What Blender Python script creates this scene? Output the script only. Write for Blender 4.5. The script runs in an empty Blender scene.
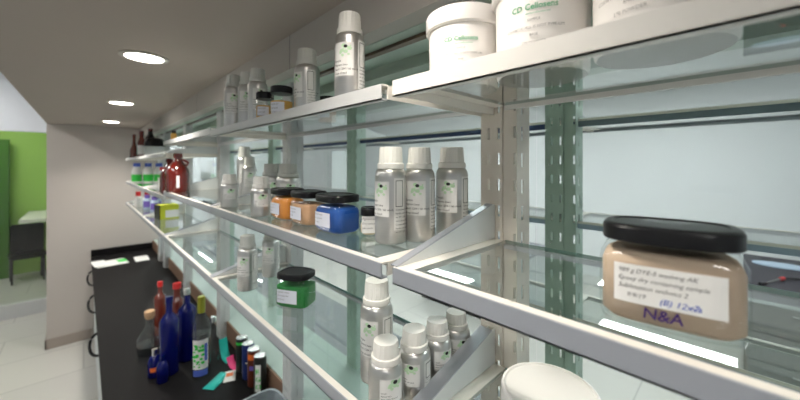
import bpy, bmesh, math, random
from mathutils import Vector, Matrix
PI = math.pi
S = bpy.context.scene
COL = S.collection
random.seed(7)

# ---------------------------------------------------------------- camera, world, light
H = 1.88
cam_d = bpy.data.cameras.new('camera'); cam = bpy.data.objects.new('camera', cam_d); COL.objects.link(cam)
cam.location = (0, 0, H); cam.rotation_euler = (PI/2, 0, -0.76596)
cam_d.sensor_width = 36; cam_d.lens = 328.9/800*36; cam_d.shift_y = -0.0445
cam_d.clip_start = 0.02
cam_d.dof.use_dof = True; cam_d.dof.focus_distance = 0.55; cam_d.dof.aperture_fstop = 3.4
S.camera = cam
w = bpy.data.worlds.new('world'); S.world = w; w.use_nodes = True
w.node_tree.nodes['Background'].inputs[0].default_value = (0.9, 0.95, 1, 1)
w.node_tree.nodes['Background'].inputs[1].default_value = 0.3
S.view_settings.view_transform = 'Standard'; S.view_settings.look = 'None'
S.cycles.transparent_max_bounces = 64; S.cycles.max_bounces = 16; S.cycles.diffuse_bounces = 6
S.cycles.sample_clamp_indirect = 6.0
S.view_settings.exposure = 1.28; S.view_settings.gamma = 1; S.view_settings.use_curve_mapping = False
PANEL_REAR, PANEL_LEFT, PANEL_OFFICE, DOWN = 14.5, 8.0, 5.0, 10.0

# ---------------------------------------------------------------- materials
def newmat(name):
    m = bpy.data.materials.new(name); m.use_nodes = True
    return m, m.node_tree, m.node_tree.nodes['Principled BSDF']
def mat(name, col, rough=0.5, metal=0.0, noise=0.0, nscale=20, bump=0.0, stretch=None, coat=0, spec=0.5):
    m, t, b = newmat(name)
    b.inputs['Base Color'].default_value = (*col, 1); b.inputs['Roughness'].default_value = rough
    b.inputs['Metallic'].default_value = metal; b.inputs['Coat Weight'].default_value = coat
    b.inputs['Specular IOR Level'].default_value = spec
    tc = t.nodes.new('ShaderNodeTexCoord'); mp = t.nodes.new('ShaderNodeMapping'); n = t.nodes.new('ShaderNodeTexNoise')
    if stretch: mp.inputs['Scale'].default_value = stretch
    n.inputs['Scale'].default_value = nscale; n.inputs['Detail'].default_value = 4
    t.links.new(tc.outputs['Object'], mp.inputs[0]); t.links.new(mp.outputs[0], n.inputs['Vector'])
    if noise:
        mx = t.nodes.new('ShaderNodeMix'); mx.data_type = 'RGBA'
        mx.inputs[6].default_value = (*[c*(1-noise) for c in col], 1)
        mx.inputs[7].default_value = (*[min(1, c*(1+noise)) for c in col], 1)
        t.links.new(n.outputs[0], mx.inputs[0]); t.links.new(mx.outputs[2], b.inputs['Base Color'])
    if bump:
        bp = t.nodes.new('ShaderNodeBump'); bp.inputs['Strength'].default_value = bump; bp.inputs['Distance'].default_value = 0.002
        t.links.new(n.outputs[0], bp.inputs['Height']); t.links.new(bp.outputs[0], b.inputs['Normal'])
    return m
def glassy(name, tint, rough=0.0, ior=1.5, gain=1.0):
    m = bpy.data.materials.new(name); m.use_nodes = True; t = m.node_tree; t.nodes.clear()
    o = t.nodes.new('ShaderNodeOutputMaterial'); mx = t.nodes.new('ShaderNodeMixShader')
    tr = t.nodes.new('ShaderNodeBsdfTransparent'); gl = t.nodes.new('ShaderNodeBsdfGlossy'); fr = t.nodes.new('ShaderNodeFresnel')
    tr.inputs[0].default_value = (*tint, 1); gl.inputs['Roughness'].default_value = rough; fr.inputs[0].default_value = ior
    mt = t.nodes.new('ShaderNodeMath'); mt.operation = 'MULTIPLY'; mt.inputs[1].default_value = gain; mt.use_clamp = True
    ge = t.nodes.new('ShaderNodeNewGeometry'); inv = t.nodes.new('ShaderNodeMath'); inv.operation = 'SUBTRACT'; inv.inputs[0].default_value = 1
    m2 = t.nodes.new('ShaderNodeMath'); m2.operation = 'MULTIPLY'      # outer faces reflect; light leaving the slab passes on
    t.links.new(ge.outputs['Backfacing'], inv.inputs[1]); t.links.new(inv.outputs[0], m2.inputs[1]); t.links.new(mt.outputs[0], m2.inputs[0])
    t.links.new(fr.outputs[0], mt.inputs[0]); t.links.new(m2.outputs[0], mx.inputs[0])
    t.links.new(tr.outputs[0], mx.inputs[1]); t.links.new(gl.outputs[0], mx.inputs[2]); t.links.new(mx.outputs[0], o.inputs[0])
    return m
def emit(name, col, s):
    m, t, b = newmat(name)
    b.inputs['Base Color'].default_value = (*col, 1); b.inputs['Emission Color'].default_value = (*col, 1)
    b.inputs['Emission Strength'].default_value = s
    return m
def tiles(name, c1, c2, size, mortar, rough):
    m, t, b = newmat(name); b.inputs['Roughness'].default_value = rough
    tc = t.nodes.new('ShaderNodeTexCoord'); mp = t.nodes.new('ShaderNodeMapping'); br = t.nodes.new('ShaderNodeTexBrick')
    br.offset = 0.5; br.inputs['Color1'].default_value = (*c1, 1); br.inputs['Color2'].default_value = (*c2, 1)
    br.inputs['Mortar'].default_value = (*mortar, 1); br.inputs['Scale'].default_value = 1
    br.inputs['Brick Width'].default_value = size[0]; br.inputs['Row Height'].default_value = size[1]; br.inputs['Mortar Size'].default_value = 0.006
    t.links.new(tc.outputs['Object'], mp.inputs[0]); t.links.new(mp.outputs[0], br.inputs['Vector']); t.links.new(br.outputs[0], b.inputs['Base Color'])
    return m
M = {}
M['soffit'] = mat('soffit_paint', (.43, .375, .335), .8, noise=.03, nscale=3)
M['wall_taupe'] = mat('taupe_wall_paint', (.50, .455, .42), .8, noise=.02, nscale=4)
M['fascia'] = mat('fascia_paint', (.48, .45, .42), .7, noise=.02)
M['white_wall'] = mat('cool_white_wall', (.78, .79, .80), .6, noise=.02, nscale=2)
M['white_ceiling'] = mat('white_ceiling', (.70, .72, .72), .8, noise=.02)
M['blue_white'] = mat('pale_blue_wall', (.74, .78, .84), .7, noise=.02)
M['lime'] = mat('lime_green_wall', (.36, .58, .12), .6, noise=.03, nscale=2)
M['darkgreen'] = mat('dark_green_panel', (.05, .16, .01), .4, noise=.05)
M['floor'] = tiles('pale_floor_tile', (.56, .55, .51), (.53, .52, .49), (1.2, .6), (.40, .39, .37), .35)
M['baseboard'] = mat('taupe_baseboard', (.36, .31, .27), .6, noise=.03)
M['alu'] = mat('satin_aluminium', (.62, .64, .68), .32, .55, noise=.03, nscale=60)
M['white_metal'] = mat('white_painted_metal', (.78, .76, .72), .38, .0, noise=.02, nscale=30)
M['shelf_metal'] = mat('shaded_shelf_metal', (.46, .48, .53), .35, .45, noise=.02, nscale=30)  # shaded lips mirroring a dark floor, darkness put into the base colour
M['flange'] = mat('lit_cream_flange', (.86, .82, .75), .3, .1, noise=.02)  # lit upper faces of the shelf frame, brightness put into the colour
M['cream_metal'] = mat('cream_painted_metal', (.78, .72, .64), .4, noise=.02)
M['shelf_metal_light'] = mat('light_grey_painted_metal', (.60, .61, .61), .4, .1, noise=.02)
M['plate'] = mat('bracket_plate_paint', (.73, .75, .74), .4, .1, noise=.02)
M['sage'] = mat('glass_tinted_metal', (.47, .58, .51), .45, .1, noise=.04, nscale=12)  # green cast of the partition glass put into the metal's colour
M['sage_pale'] = mat('pale_sage_rail', (.42, .50, .43), .5, .1, noise=.03)
M['navy'] = mat('navy_rail_paint', (.035, .06, .17), .4, .2, noise=.05)
M['slate'] = mat('slate_rail_paint', (.16, .21, .25), .4, .2, noise=.05)
M['bronze'] = mat('bronze_track', (.14, .10, .075), .4, .6, noise=.1)
M['shelf_glass'] = glassy('shelf_glass', (.965, .985, .975), 0.0, 1.5, 1.4)
M['edge_glass'] = mat('green_glass_edge', (.30, .48, .42), .2, noise=.05)
M['part_glass'] = glassy('partition_glass', (.95, .978, .962), 0.0, 1.45, .8)
M['clear_glass'] = glassy('clear_glass', (.97, .98, .975), 0.0, 1.5, 1.3)
M['blue_glass'] = glassy('cobalt_glass', (.01, .03, .42), .02, 1.6, 1.4)
M['blue_core'] = mat('cobalt_glass_body', (.002, .004, .085), .08, noise=.2, nscale=10, coat=0, spec=.4)
M['amber'] = mat('amber_glass_body', (.12, .009, .005), .06, noise=.35, nscale=14, coat=1)
M['amber_light'] = mat('amber_sauce_glass', (.13, .02, .01), .08, noise=.3, coat=1)
M['olive'] = mat('olive_gold_foil', (.30, .30, .03), .35, .5, noise=.2)
M['cork'] = mat('pale_cork', (.55, .35, .20), .8, noise=.2, nscale=60)
M['brushed'] = mat('spun_aluminium', (.66, .65, .63), .33, .95, noise=.05, nscale=8, bump=.06, stretch=(1, 1, 60))
M['cap'] = mat('white_ribbed_plastic', (.82, .80, .75), .45, noise=.02)
M['cap_grey'] = mat('grey_white_plastic', (.58, .58, .54), .5, noise=.03)
M['pot'] = mat('cream_white_plastic', (.84, .81, .78), .35, noise=.015)
M['black'] = mat('black_plastic', (.008, .008, .009), .3, noise=.2, spec=.3)
M['black_top'] = mat('black_resin_top', (.008, .0075, .008), .5, spec=.10, noise=.15, nscale=6)
M['paper'] = mat('label_paper', (.84, .83, .80), .6, noise=.02)
M['paper_blue'] = mat('bluish_label_paper', (.74, .76, .84), .6, noise=.03)
M['ink'] = mat('black_ink', (.02, .02, .02), .6)
M['ink_grey'] = mat('grey_ink', (.20, .19, .19), .6)
M['ink_green'] = mat('green_ink', (.05, .34, .16), .6)
M['ink_blue'] = mat('blue_ink', (.08, .14, .55), .6)
M['ink_purple'] = mat('purple_marker', (.06, .02, .16), .5)
M['blotch'] = mat('pale_green_print', (.56, .78, .52), .6, noise=.25, nscale=120)
M['orange'] = mat('orange_powder', (.80, .30, .05), .9, noise=.12, nscale=60)
M['tan'] = mat('tan_powder', (.62, .36, .20), .9, noise=.15, nscale=30)
M['sand'] = mat('sand_powder', (.54, .41, .30), .9, noise=.10, nscale=25)
M['blue'] = mat('ultramarine_powder', (.005, .075, .34), .8, noise=.15, nscale=50)
M['green'] = mat('emerald_powder', (.01, .22, .035), .8, noise=.25, nscale=50)
M['cream'] = mat('cream_powder', (.75, .66, .48), .9, noise=.1, nscale=50)
M['gold'] = mat('gold_powder', (.72, .42, .10), .8, noise=.2, nscale=50)
M['wood'] = mat('brown_backsplash_wood', (.22, .13, .085), .55, noise=.3, nscale=5, stretch=(1, .15, 1))
M['ledge'] = mat('mint_ledge', (.34, .42, .39), .4, noise=.03)
M['grey_top'] = mat('grey_worktop', (.20, .21, .23), .4, noise=.08)
M['grey_cab'] = mat('grey_cabinet', (.24, .23, .22), .5, noise=.04)
M['white_cab'] = mat('white_cabinet', (.62, .66, .66), .5, noise=.03)
M['dark_top'] = mat('charcoal_table_top', (.040, .036, .045), .5, spec=.15, noise=.1)
M['red'] = mat('red_plastic', (.62, .02, .02), .35, noise=.05)
M['brown'] = mat('brown_wood', (.30, .12, .04), .5, noise=.2)
M['palegrey'] = mat('pale_blue_grey_plastic', (.38, .48, .60), .4, noise=.05)
M['tub_grey'] = mat('grey_tub_plastic', (.26, .29, .32), .2, noise=.03)
M['teal'] = mat('teal_foil', (.02, .48, .42), .35, .2, noise=.1)
M['pink'] = mat('pink_foil', (.75, .06, .22), .35, .1, noise=.1)
M['yellow'] = mat('acid_yellow_card', (.62, .66, .03), .5, noise=.1)
M['purple'] = mat('purple_plastic', (.16, .10, .42), .5, noise=.1)
M['greenlab'] = mat('bright_green_label', (.03, .58, .06), .5, noise=.15)
M['silver'] = mat('silver_can_metal', (.75, .75, .74), .25, 1, noise=.05)
M['can_dark'] = mat('dark_can_print', (.02, .022, .02), .3, .3, noise=.3, nscale=40)
M['can_navy'] = mat('navy_can_print', (.02, .035, .16), .3, .3, noise=.3, nscale=40)
M['can_brown'] = mat('brown_can_print', (.14, .035, .02), .3, .3, noise=.4, nscale=40)
M['orange_print'] = mat('orange_print', (.75, .16, .03), .4)
M['tub'] = glassy('clear_tub_plastic', (.75, .78, .80), .1, 1.5, 1.6)
M['lamp_rear'] = emit('rear_panel_light', (.94, .98, 1.0), PANEL_REAR)
M['lamp_left'] = emit('corridor_panel_light', (1.0, .98, .95), PANEL_LEFT)
M['lamp_office'] = emit('added_office_light', (1.0, 1.0, .95), PANEL_OFFICE)
M['lamp_down'] = emit('downlight_diffuser', (1.0, .93, .85), DOWN)
M['reflector'] = mat('downlight_ring', (.55, .52, .48), .4)

# ---------------------------------------------------------------- geometry helpers
def link(name, bm, m, parent=None, smooth=True, ang=35):
    me = bpy.data.meshes.new(name)
    bmesh.ops.recalc_face_normals(bm, faces=bm.faces)
    bm.to_mesh(me); bm.free()
    me.materials.append(M[m])
    if smooth:
        for p in me.polygons: p.use_smooth = True
        me.set_sharp_from_angle(angle=math.radians(ang))
    o = bpy.data.objects.new(name, me); COL.objects.link(o)
    if parent: o.parent = parent
    return o
def tag(o, label=None, cat=None, group=None, kind=None):
    if label: o['label'] = label
    if cat: o['category'] = cat
    if group: o['group'] = group
    if kind: o['kind'] = kind
    return o
def thing(name, label, cat, loc=(0, 0, 0), rz=0, group=None):
    o = bpy.data.objects.new(name, None); COL.objects.link(o); o.empty_display_size = .05
    o.location = loc; o.rotation_euler = (0, 0, rz)
    return tag(o, label, cat, group)
def dup(root, loc, rz=0, label=None, group=None, scale=None):
    r = root.copy(); COL.objects.link(r); r.location = loc; r.rotation_euler = (0, 0, rz)
    if scale: r.scale = scale
    if label: r['label'] = label
    if group: r['group'] = group
    for ch in list(root.children):
        c = ch.copy(); COL.objects.link(c); c.parent = r
        for g in list(ch.children):
            e = g.copy(); COL.objects.link(e); e.parent = c
    return r
def bx(bm, x0, x1, y0, y1, z0, z1, bev=0.0):
    b2 = bmesh.new()
    v = [b2.verts.new((x, y, z)) for x in (x0, x1) for y in (y0, y1) for z in (z0, z1)]
    for f in ((0, 1, 3, 2), (4, 6, 7, 5), (0, 4, 5, 1), (2, 3, 7, 6), (0, 2, 6, 4), (1, 5, 7, 3)):
        b2.faces.new([v[i] for i in f])
    bmesh.ops.recalc_face_normals(b2, faces=b2.faces)
    if bev: bmesh.ops.bevel(b2, geom=b2.edges[:], offset=bev, segments=2, affect='EDGES')
    t = bpy.data.meshes.new('t'); b2.to_mesh(t); b2.free(); bm.from_mesh(t); bpy.data.meshes.remove(t)
    return bm
def box(name, m, dims, parent=None, bev=0.0):
    return link(name, bx(bmesh.new(), *dims, bev), m, parent)
def rings(bm, rs, closed_top=True, closed_bot=True):
    vs = [[bm.verts.new(p) for p in r] for r in rs]
    n = len(rs[0])
    for a, b in zip(vs, vs[1:]):
        for i in range(n): bm.faces.new((a[i], a[(i+1) % n], b[(i+1) % n], b[i]))
    if closed_bot: bm.faces.new(vs[0][::-1])
    if closed_top: bm.faces.new(vs[-1])
    return bm
def lathe(prof, n=40, bm=None, ct=True, cb=True, rib=None, c=(0, 0)):
    bm = bm or bmesh.new()
    rs = []
    for r, z in prof:
        ring = []
        for i in range(n):
            a = 2*PI*i/n; rr = r
            if rib and rib[0] <= z <= rib[1]: rr = r*(1 - (.035 if (i // 2) % 2 else 0))
            ring.append((c[0]+rr*math.cos(a), c[1]+rr*math.sin(a), z))
        rs.append(ring)
    return rings(bm, rs, ct, cb)
def sq(a, b, e, z, n=64):
    out = []
    for i in range(n):
        t = 2*PI*i/n; cx, sy = math.cos(t), math.sin(t)
        out.append((a*math.copysign(abs(cx)**(2/e), cx), b*math.copysign(abs(sy)**(2/e), sy), z))
    return out
def tube(bm, pts, r, n=10):
    pts = [Vector(p) for p in pts]; rs = []
    up = Vector((0, 0, 1))
    for i, p in enumerate(pts):
        d = (pts[min(i+1, len(pts)-1)] - pts[max(i-1, 0)]).normalized()
        u = d.cross(up if abs(d.z) < .95 else Vector((1, 0, 0))).normalized(); v = d.cross(u)
        rs.append([tuple(p + r*(math.cos(2*PI*k/n)*u + math.sin(2*PI*k/n)*v)) for k in range(n)])
    return rings(bm, rs)
# text as mesh, laid out by a mapping function (u right, v up) -> 3D
_tc = {}
def text_bm(bm, s, size, fn, u0, v0, align='LEFT', shear=0.0, bold=0.0):
    key = (s, align, shear, bold)
    if key not in _tc:
        cu = bpy.data.curves.new('t', 'FONT'); cu.body = s; cu.size = 1; cu.align_x = align; cu.resolution_u = 2; cu.shear = shear
        cu.offset = bold
        ob = bpy.data.objects.new('t', cu); COL.objects.link(ob)
        dg = bpy.context.evaluated_depsgraph_get(); dg.update()
        me = bpy.data.meshes.new_from_object(ob.evaluated_get(dg))
        _tc[key] = ([tuple(v.co) for v in me.vertices], [tuple(p.vertices) for p in me.polygons])
        bpy.data.objects.remove(ob); bpy.data.curves.remove(cu); bpy.data.meshes.remove(me)
    vs, fs = _tc[key]
    nv = [bm.verts.new(fn(u0 + x*size, v0 + y*size)) for x, y, z in vs]
    for f in fs:
        try: bm.faces.new([nv[i] for i in f])
        except ValueError: pass
def rect_bm(bm, fn, u0, u1, v0, v1, n=8):
    for i in range(n):
        a = u0 + (u1-u0)*i/n; b = u0 + (u1-u0)*(i+1)/n
        bm.faces.new([bm.verts.new(fn(*q)) for q in ((a, v0), (b, v0), (b, v1), (a, v1))])
def frame_bm(bm, fn, u0, u1, v0, v1, t):
    rect_bm(bm, fn, u0, u1, v0, v0+t); rect_bm(bm, fn, u0, u1, v1-t, v1)
    rect_bm(bm, fn, u0, u0+t, v0, v1, 1); rect_bm(bm, fn, u1-t, u1, v0, v1, 1)
def blob_bm(bm, fn, u, v, r, n=10):
    bm.faces.new([bm.verts.new(fn(u + r*math.cos(2*PI*k/n), v + .8*r*math.sin(2*PI*k/n))) for k in range(n)])
def cyl(r, a0=0.0):      # label wraps a cylinder; local front is -Y, u runs to the right as seen from outside
    return lambda u, v: (r*math.sin(u/r + a0), -r*math.cos(u/r + a0), v)
def struct(o): o['kind'] = 'structure'; return o
def sbox(name, m, dims): return struct(box(name, m, dims))

# ---------------------------------------------------------------- room
YW = 4.90; XS = -.272; ZC = 2.30; XF = .484; ZR = 3.0
sbox('floor', 'floor', (-4, 9.2, -3.2, 9.6, -.1, 0))
bm = bmesh.new(); bx(bm, XS, XF+.05, -3.2, YW, ZC, ZR)
struct(link('ceiling_soffit', bm, 'soffit')); bpy.data.objects['ceiling_soffit'].name = 'ceiling'
sbox('ceiling', 'white_ceiling', (-4, 9.2, -3.2, 9.6, ZR, ZR+.1))
sbox('wall_far', 'wall_taupe', (XS, .74, YW, YW+.25, 0, ZR))
sbox('wall_passage', 'wall_taupe', (XS, XS+.2, YW+.25, 6.21, 0, ZR))
sbox('wall_left', 'blue_white', (-4.1, -4, -3.2, 9.6, 0, ZR))
sbox('wall_front', 'blue_white', (-4, 9.2, -3.3, -3.2, 0, ZR))
sbox('wall_rear', 'white_wall', (6.2, 6.3, -3.2, 9.6, 0, ZR))
sbox('wall_back', 'white_wall', (.5, 6.2, 8.6, 8.7, 0, ZR))
sbox('wall_divider', 'white_wall', (.62, .74, YW+.25, 8.6, 0, ZR))
sbox('baseboard_far', 'baseboard', (XS-.012, .06, YW-.014, YW, 0, .10))
sbox('baseboard_passage', 'baseboard', (XS-.012, XS, YW-.014, 6.18, 0, .10))
# office front at the end of the corridor
sbox('wall_office_header', 'blue_white', (-4, XS, 6.21, 6.3, 2.29, ZR))
bm = bmesh.new(); bx(bm, -4, XS, 6.17, 6.27, 0, .17); bx(bm, XS-.06, XS, 6.19, 6.27, .10, 2.29); bx(bm, -2.2, -2.14, 6.19, 6.27, .1, 2.29)
wf = struct(link('window_1', bm, 'shelf_metal_light'))
box('pane', 'clear_glass', (-4, XS-.06, 6.225, 6.235, .17, 2.29), wf)
sbox('wall_office', 'lime', (-4, .5, 8.6, 8.7, 0, ZR))
sbox('wall_office_right', 'lime', (-.1, 0, 6.3, 8.6, 0, ZR))
sbox('trim_1', 'darkgreen', (-3.6, -.89, 8.4, 8.5, 0, 2.29))

# fascia and window head above the glass
bm = bmesh.new(); bx(bm, XF, XF+.05, -3.2, YW, 2.19, ZC); fa = struct(link('trim_fascia', bm, 'fascia')); fa.name = 'trim_2'
bm = bmesh.new(); bx(bm, XF, .90, -3.2, YW, ZC, ZR); o = struct(link('wall_bulkhead', bm, 'white_wall'))
sbox('trim_3', 'sage_pale', (XF+.05, XF+.085, -3.2, YW, 2.188, 2.24))
sbox('trim_4', 'bronze', (XF+.085, XF+.105, -3.2, YW, 2.180, 2.24))
sbox('trim_5', 'sage', (XF+.105, .70, -3.2, YW, 2.20, 2.30))
sbox('trim_6', 'sage_pale', (.70, .75, -3.2, YW, 2.165, 2.30))
sbox('trim_7', 'sage', (.75, .84, -3.2, YW, 2.18, 2.30))
sbox('trim_8', 'sage_pale', (.84, .90, -3.2, YW, 2.10, 2.30))
# fascia seams
for i, y in enumerate((1.02, 2.24, 3.5)):
    sbox('trim_%d' % (20+i), 'ink_grey', (XF-.0008, XF, y, y+.002, 2.19, 2.30))

# downlights in the soffit
dl = [onp for onp in ((.172, 1.62, 'nearest'), (.185, 2.93, 'middle'), (.195, 4.30, 'farthest'))]
def downlight(x, y, label):
    t = thing('recessed_downlight', label, 'ceiling light', (x, y, ZC), 0, 'recessed downlights in the soffit')
    link('trim_ring', lathe([(.078, 0), (.080, -.003), (.064, -.006), (.061, -.002), (.061, 0)], 48, ct=False, cb=False), 'reflector', t)
    link('diffuser', lathe([(.0615, -.0015), (.0615, -.0025)], 48), 'lamp_down', t)
    return t
dn = downlight(dl[0][0], dl[0][1], 'recessed round downlight in the taupe soffit, nearest and largest of the row')
dup(dn, (dl[1][0], dl[1][1], ZC), 0, 'recessed round downlight in the taupe soffit, middle one of the row')
dup(dn, (dl[2][0], dl[2][1], ZC), 0, 'recessed round downlight in the taupe soffit, farthest and smallest, near the end wall')
dup(dn, (.141, .30, ZC), 0, 'recessed round downlight above the cream pots')
dup(dn, (.141, -1.02, ZC), 0, 'recessed round downlight above the near end of the worktop')
for i, (_, y) in enumerate([(0, .3), (0, -1.02), (0, 1.62), (0, 2.93), (0, 4.3)]):
    L = bpy.data.lights.new('downlight_beam', 'SPOT'); L.energy = 5.8 if i < 2 else 14; L.spot_size = 2.2; L.spot_blend = .8; L.shadow_soft_size = .05; L.color = (1, .93, .84)
    lo = bpy.data.objects.new('downlight_beam', L); COL.objects.link(lo); lo.location = (.175, y, ZC-.02)

# ceiling panel lights
def panel(x0, x1, y0, y1, m, label, z=ZR):
    t = thing('ceiling_panel_light', label, 'ceiling light', ((x0+x1)/2, (y0+y1)/2, z))
    a, b = (x1-x0)/2, (y1-y0)/2
    bm = bmesh.new(); bx(bm, -a-.02, a+.02, -b-.02, -b, -.02, 0); bx(bm, -a-.02, a+.02, b, b+.02, -.02, 0); bx(bm, -a-.02, -a, -b, b, -.02, 0); bx(bm, a, a+.02, -b, b, -.02, 0)
    link('frame', bm, 'white_metal', t)
    box('diffuser', m, (-a, a, -b, b, -.015, -.004), t)
panel(4.18, 4.48, .03, 1.15, 'lamp_rear', 'bright rectangular ceiling panel mirrored in the glass below the sand powder jar')
panel(4.20, 4.50, 2.95, 4.05, 'lamp_rear', 'bright rectangular ceiling panel mirrored in the glass beside the white upright')
panel(2.2, 2.5, -1.5, -.4, 'lamp_rear', 'added rectangular ceiling panel over the near end of the rear room')  # unseen panel added to brighten the near part of the rear room
panel(2.0, 2.3, 1.6, 2.7, 'lamp_rear', 'added rectangular ceiling panel between the partition and the pale island')  # extra unseen panel, there for light behind the partition
panel(2.0, 2.3, 4.4, 5.5, 'lamp_rear', 'added rectangular ceiling panel beyond the pale island')  # put in for light only, past the island
panel(1.5, 1.8, 6.8, 7.9, 'lamp_rear', 'added rectangular ceiling panel above the tall white cupboard')  # unseen, added because the far rear end was too dark
panel(-1.45, -1.15, 3.2, 4.4, 'lamp_left', 'rectangular corridor ceiling panel near the glass office')
panel(-1.45, -1.15, .6, 1.8, 'lamp_left', 'rectangular corridor ceiling panel beside the black worktop')
panel(-1.45, -1.15, -2.0, -.8, 'lamp_left', 'rectangular corridor ceiling panel at the near end')
panel(-1.45, -1.15, 5.0, 5.9, 'lamp_left', 'added rectangular corridor ceiling panel directly before the office glass')  # added to brighten the wall above the office glass
panel(-1.6, -.9, 7.0, 7.8, 'lamp_office', 'added square ceiling panel inside the green office')  # unseen source put in to light the office

# ---------------------------------------------------------------- partition
B = [-.575, .325, 1.215, 2.10, 3.0, 3.9, 4.2]     # upright lines
sbox('wall_low', 'wood', (.60, .88, -.575, 4.88, 0, .955))
sbox('trim_9', 'wood', (.592, .60, -.575, 4.88, .882, .975))
sbox('trim_10', 'ledge', (.60, .89, -.575, 4.88, .955, .98))
for i in range(5):
    struct(box('window_%d' % (i+2), 'part_glass', (.742, .748, B[i]+.002, B[i+1]-.002, .98, 2.20)))
struct(box('window_7', 'part_glass', (.742, .748, B[5]+.002, 4.88, .98, 2.20)))

# ---------------------------------------------------------------- slotted uprights
def slot_face(bm, y0, y1, x0, x1, z0, z1, cols, pitch=.0485, sl=.021, sw=.005):
    ys = [y0]
    for c in cols: ys += [c-sw/2, c+sw/2]
    ys.append(y1)
    for i in range(0, len(ys), 2): bx(bm, x0, x1, ys[i], ys[i+1], z0, z1)
    for c in cols:
        z = z0
        while z < z1:
            bx(bm, x0, x1, c-sw/2, c+sw/2, z, min(z+pitch-sl, z1)); z += pitch
def upright(name, m, x, y, z0, z1, label, cols=(.322, .292), dep=.05, m2=None):
    t = thing(name, label, 'shelf upright', (x, y, z0))
    h = z1-z0; bm = bmesh.new()
    slot_face(bm, -.017, .029, 0, .003, 0, h, (-.009, .012))
    bx(bm, .003, dep, .027, .029, 0, h); bx(bm, .003, dep, -.019, -.017, 0, h)
    link('left_channel', bm, m, t)
    bm = bmesh.new()
    slot_face(bm, -.045, -.0195, 0, .003, 0, h, (-.041,))
    # side with slots
    yy = -.045
    bx(bm, .003, .018, yy, yy+.002, 0, h); bx(bm, .026, dep, yy, yy+.002, 0, h)
    z = 0
    while z < h:
        bx(bm, .018, .026, yy, yy+.002, z, min(z+.023, h)); z += .0485
    link('right_channel', bm, m2 or m, t)
    bm = bmesh.new()
    for zz in [.1+.2*k for k in range(int(h/.2))]:
        lathe([(.0025, 0), (.0025, .0015)], 10, bm, c=(0, 0))
        for v in bm.verts[-20:]:
            vx, vy, vz = v.co; v.co = (-vz*1.0, .016+vx, zz+vy)
    link('screw', bm, 'silver', t)
    return t
names = ['nearest, beside the bracket plate', 'second from the near end, behind the orange jar', 'third from the near end, beside the pale bottles', 'fourth from near, by the amber jugs', 'fifth from near, near the end wall', 'last one, at the far end of the shelves']
for i, y in enumerate(B[1:]):
    m = 'cream_metal' if i == 0 else 'shelf_metal_light'
    upright('slotted_upright', m, .56, y, .882, 2.19, 'white slotted upright on the black worktop, ' + names[i])
rn = ['seen to the right of the nearest white upright', 'seen behind the blue and tan jars', 'seen behind the small pale bottles', 'seen behind the far clear shelves']
for i, y in enumerate(B[1:5]):
    upright('rear_slotted_upright', 'sage', .862, y+.0, .98, 2.165, 'glass-tinted green slotted upright behind the glass, ' + rn[i])

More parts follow.
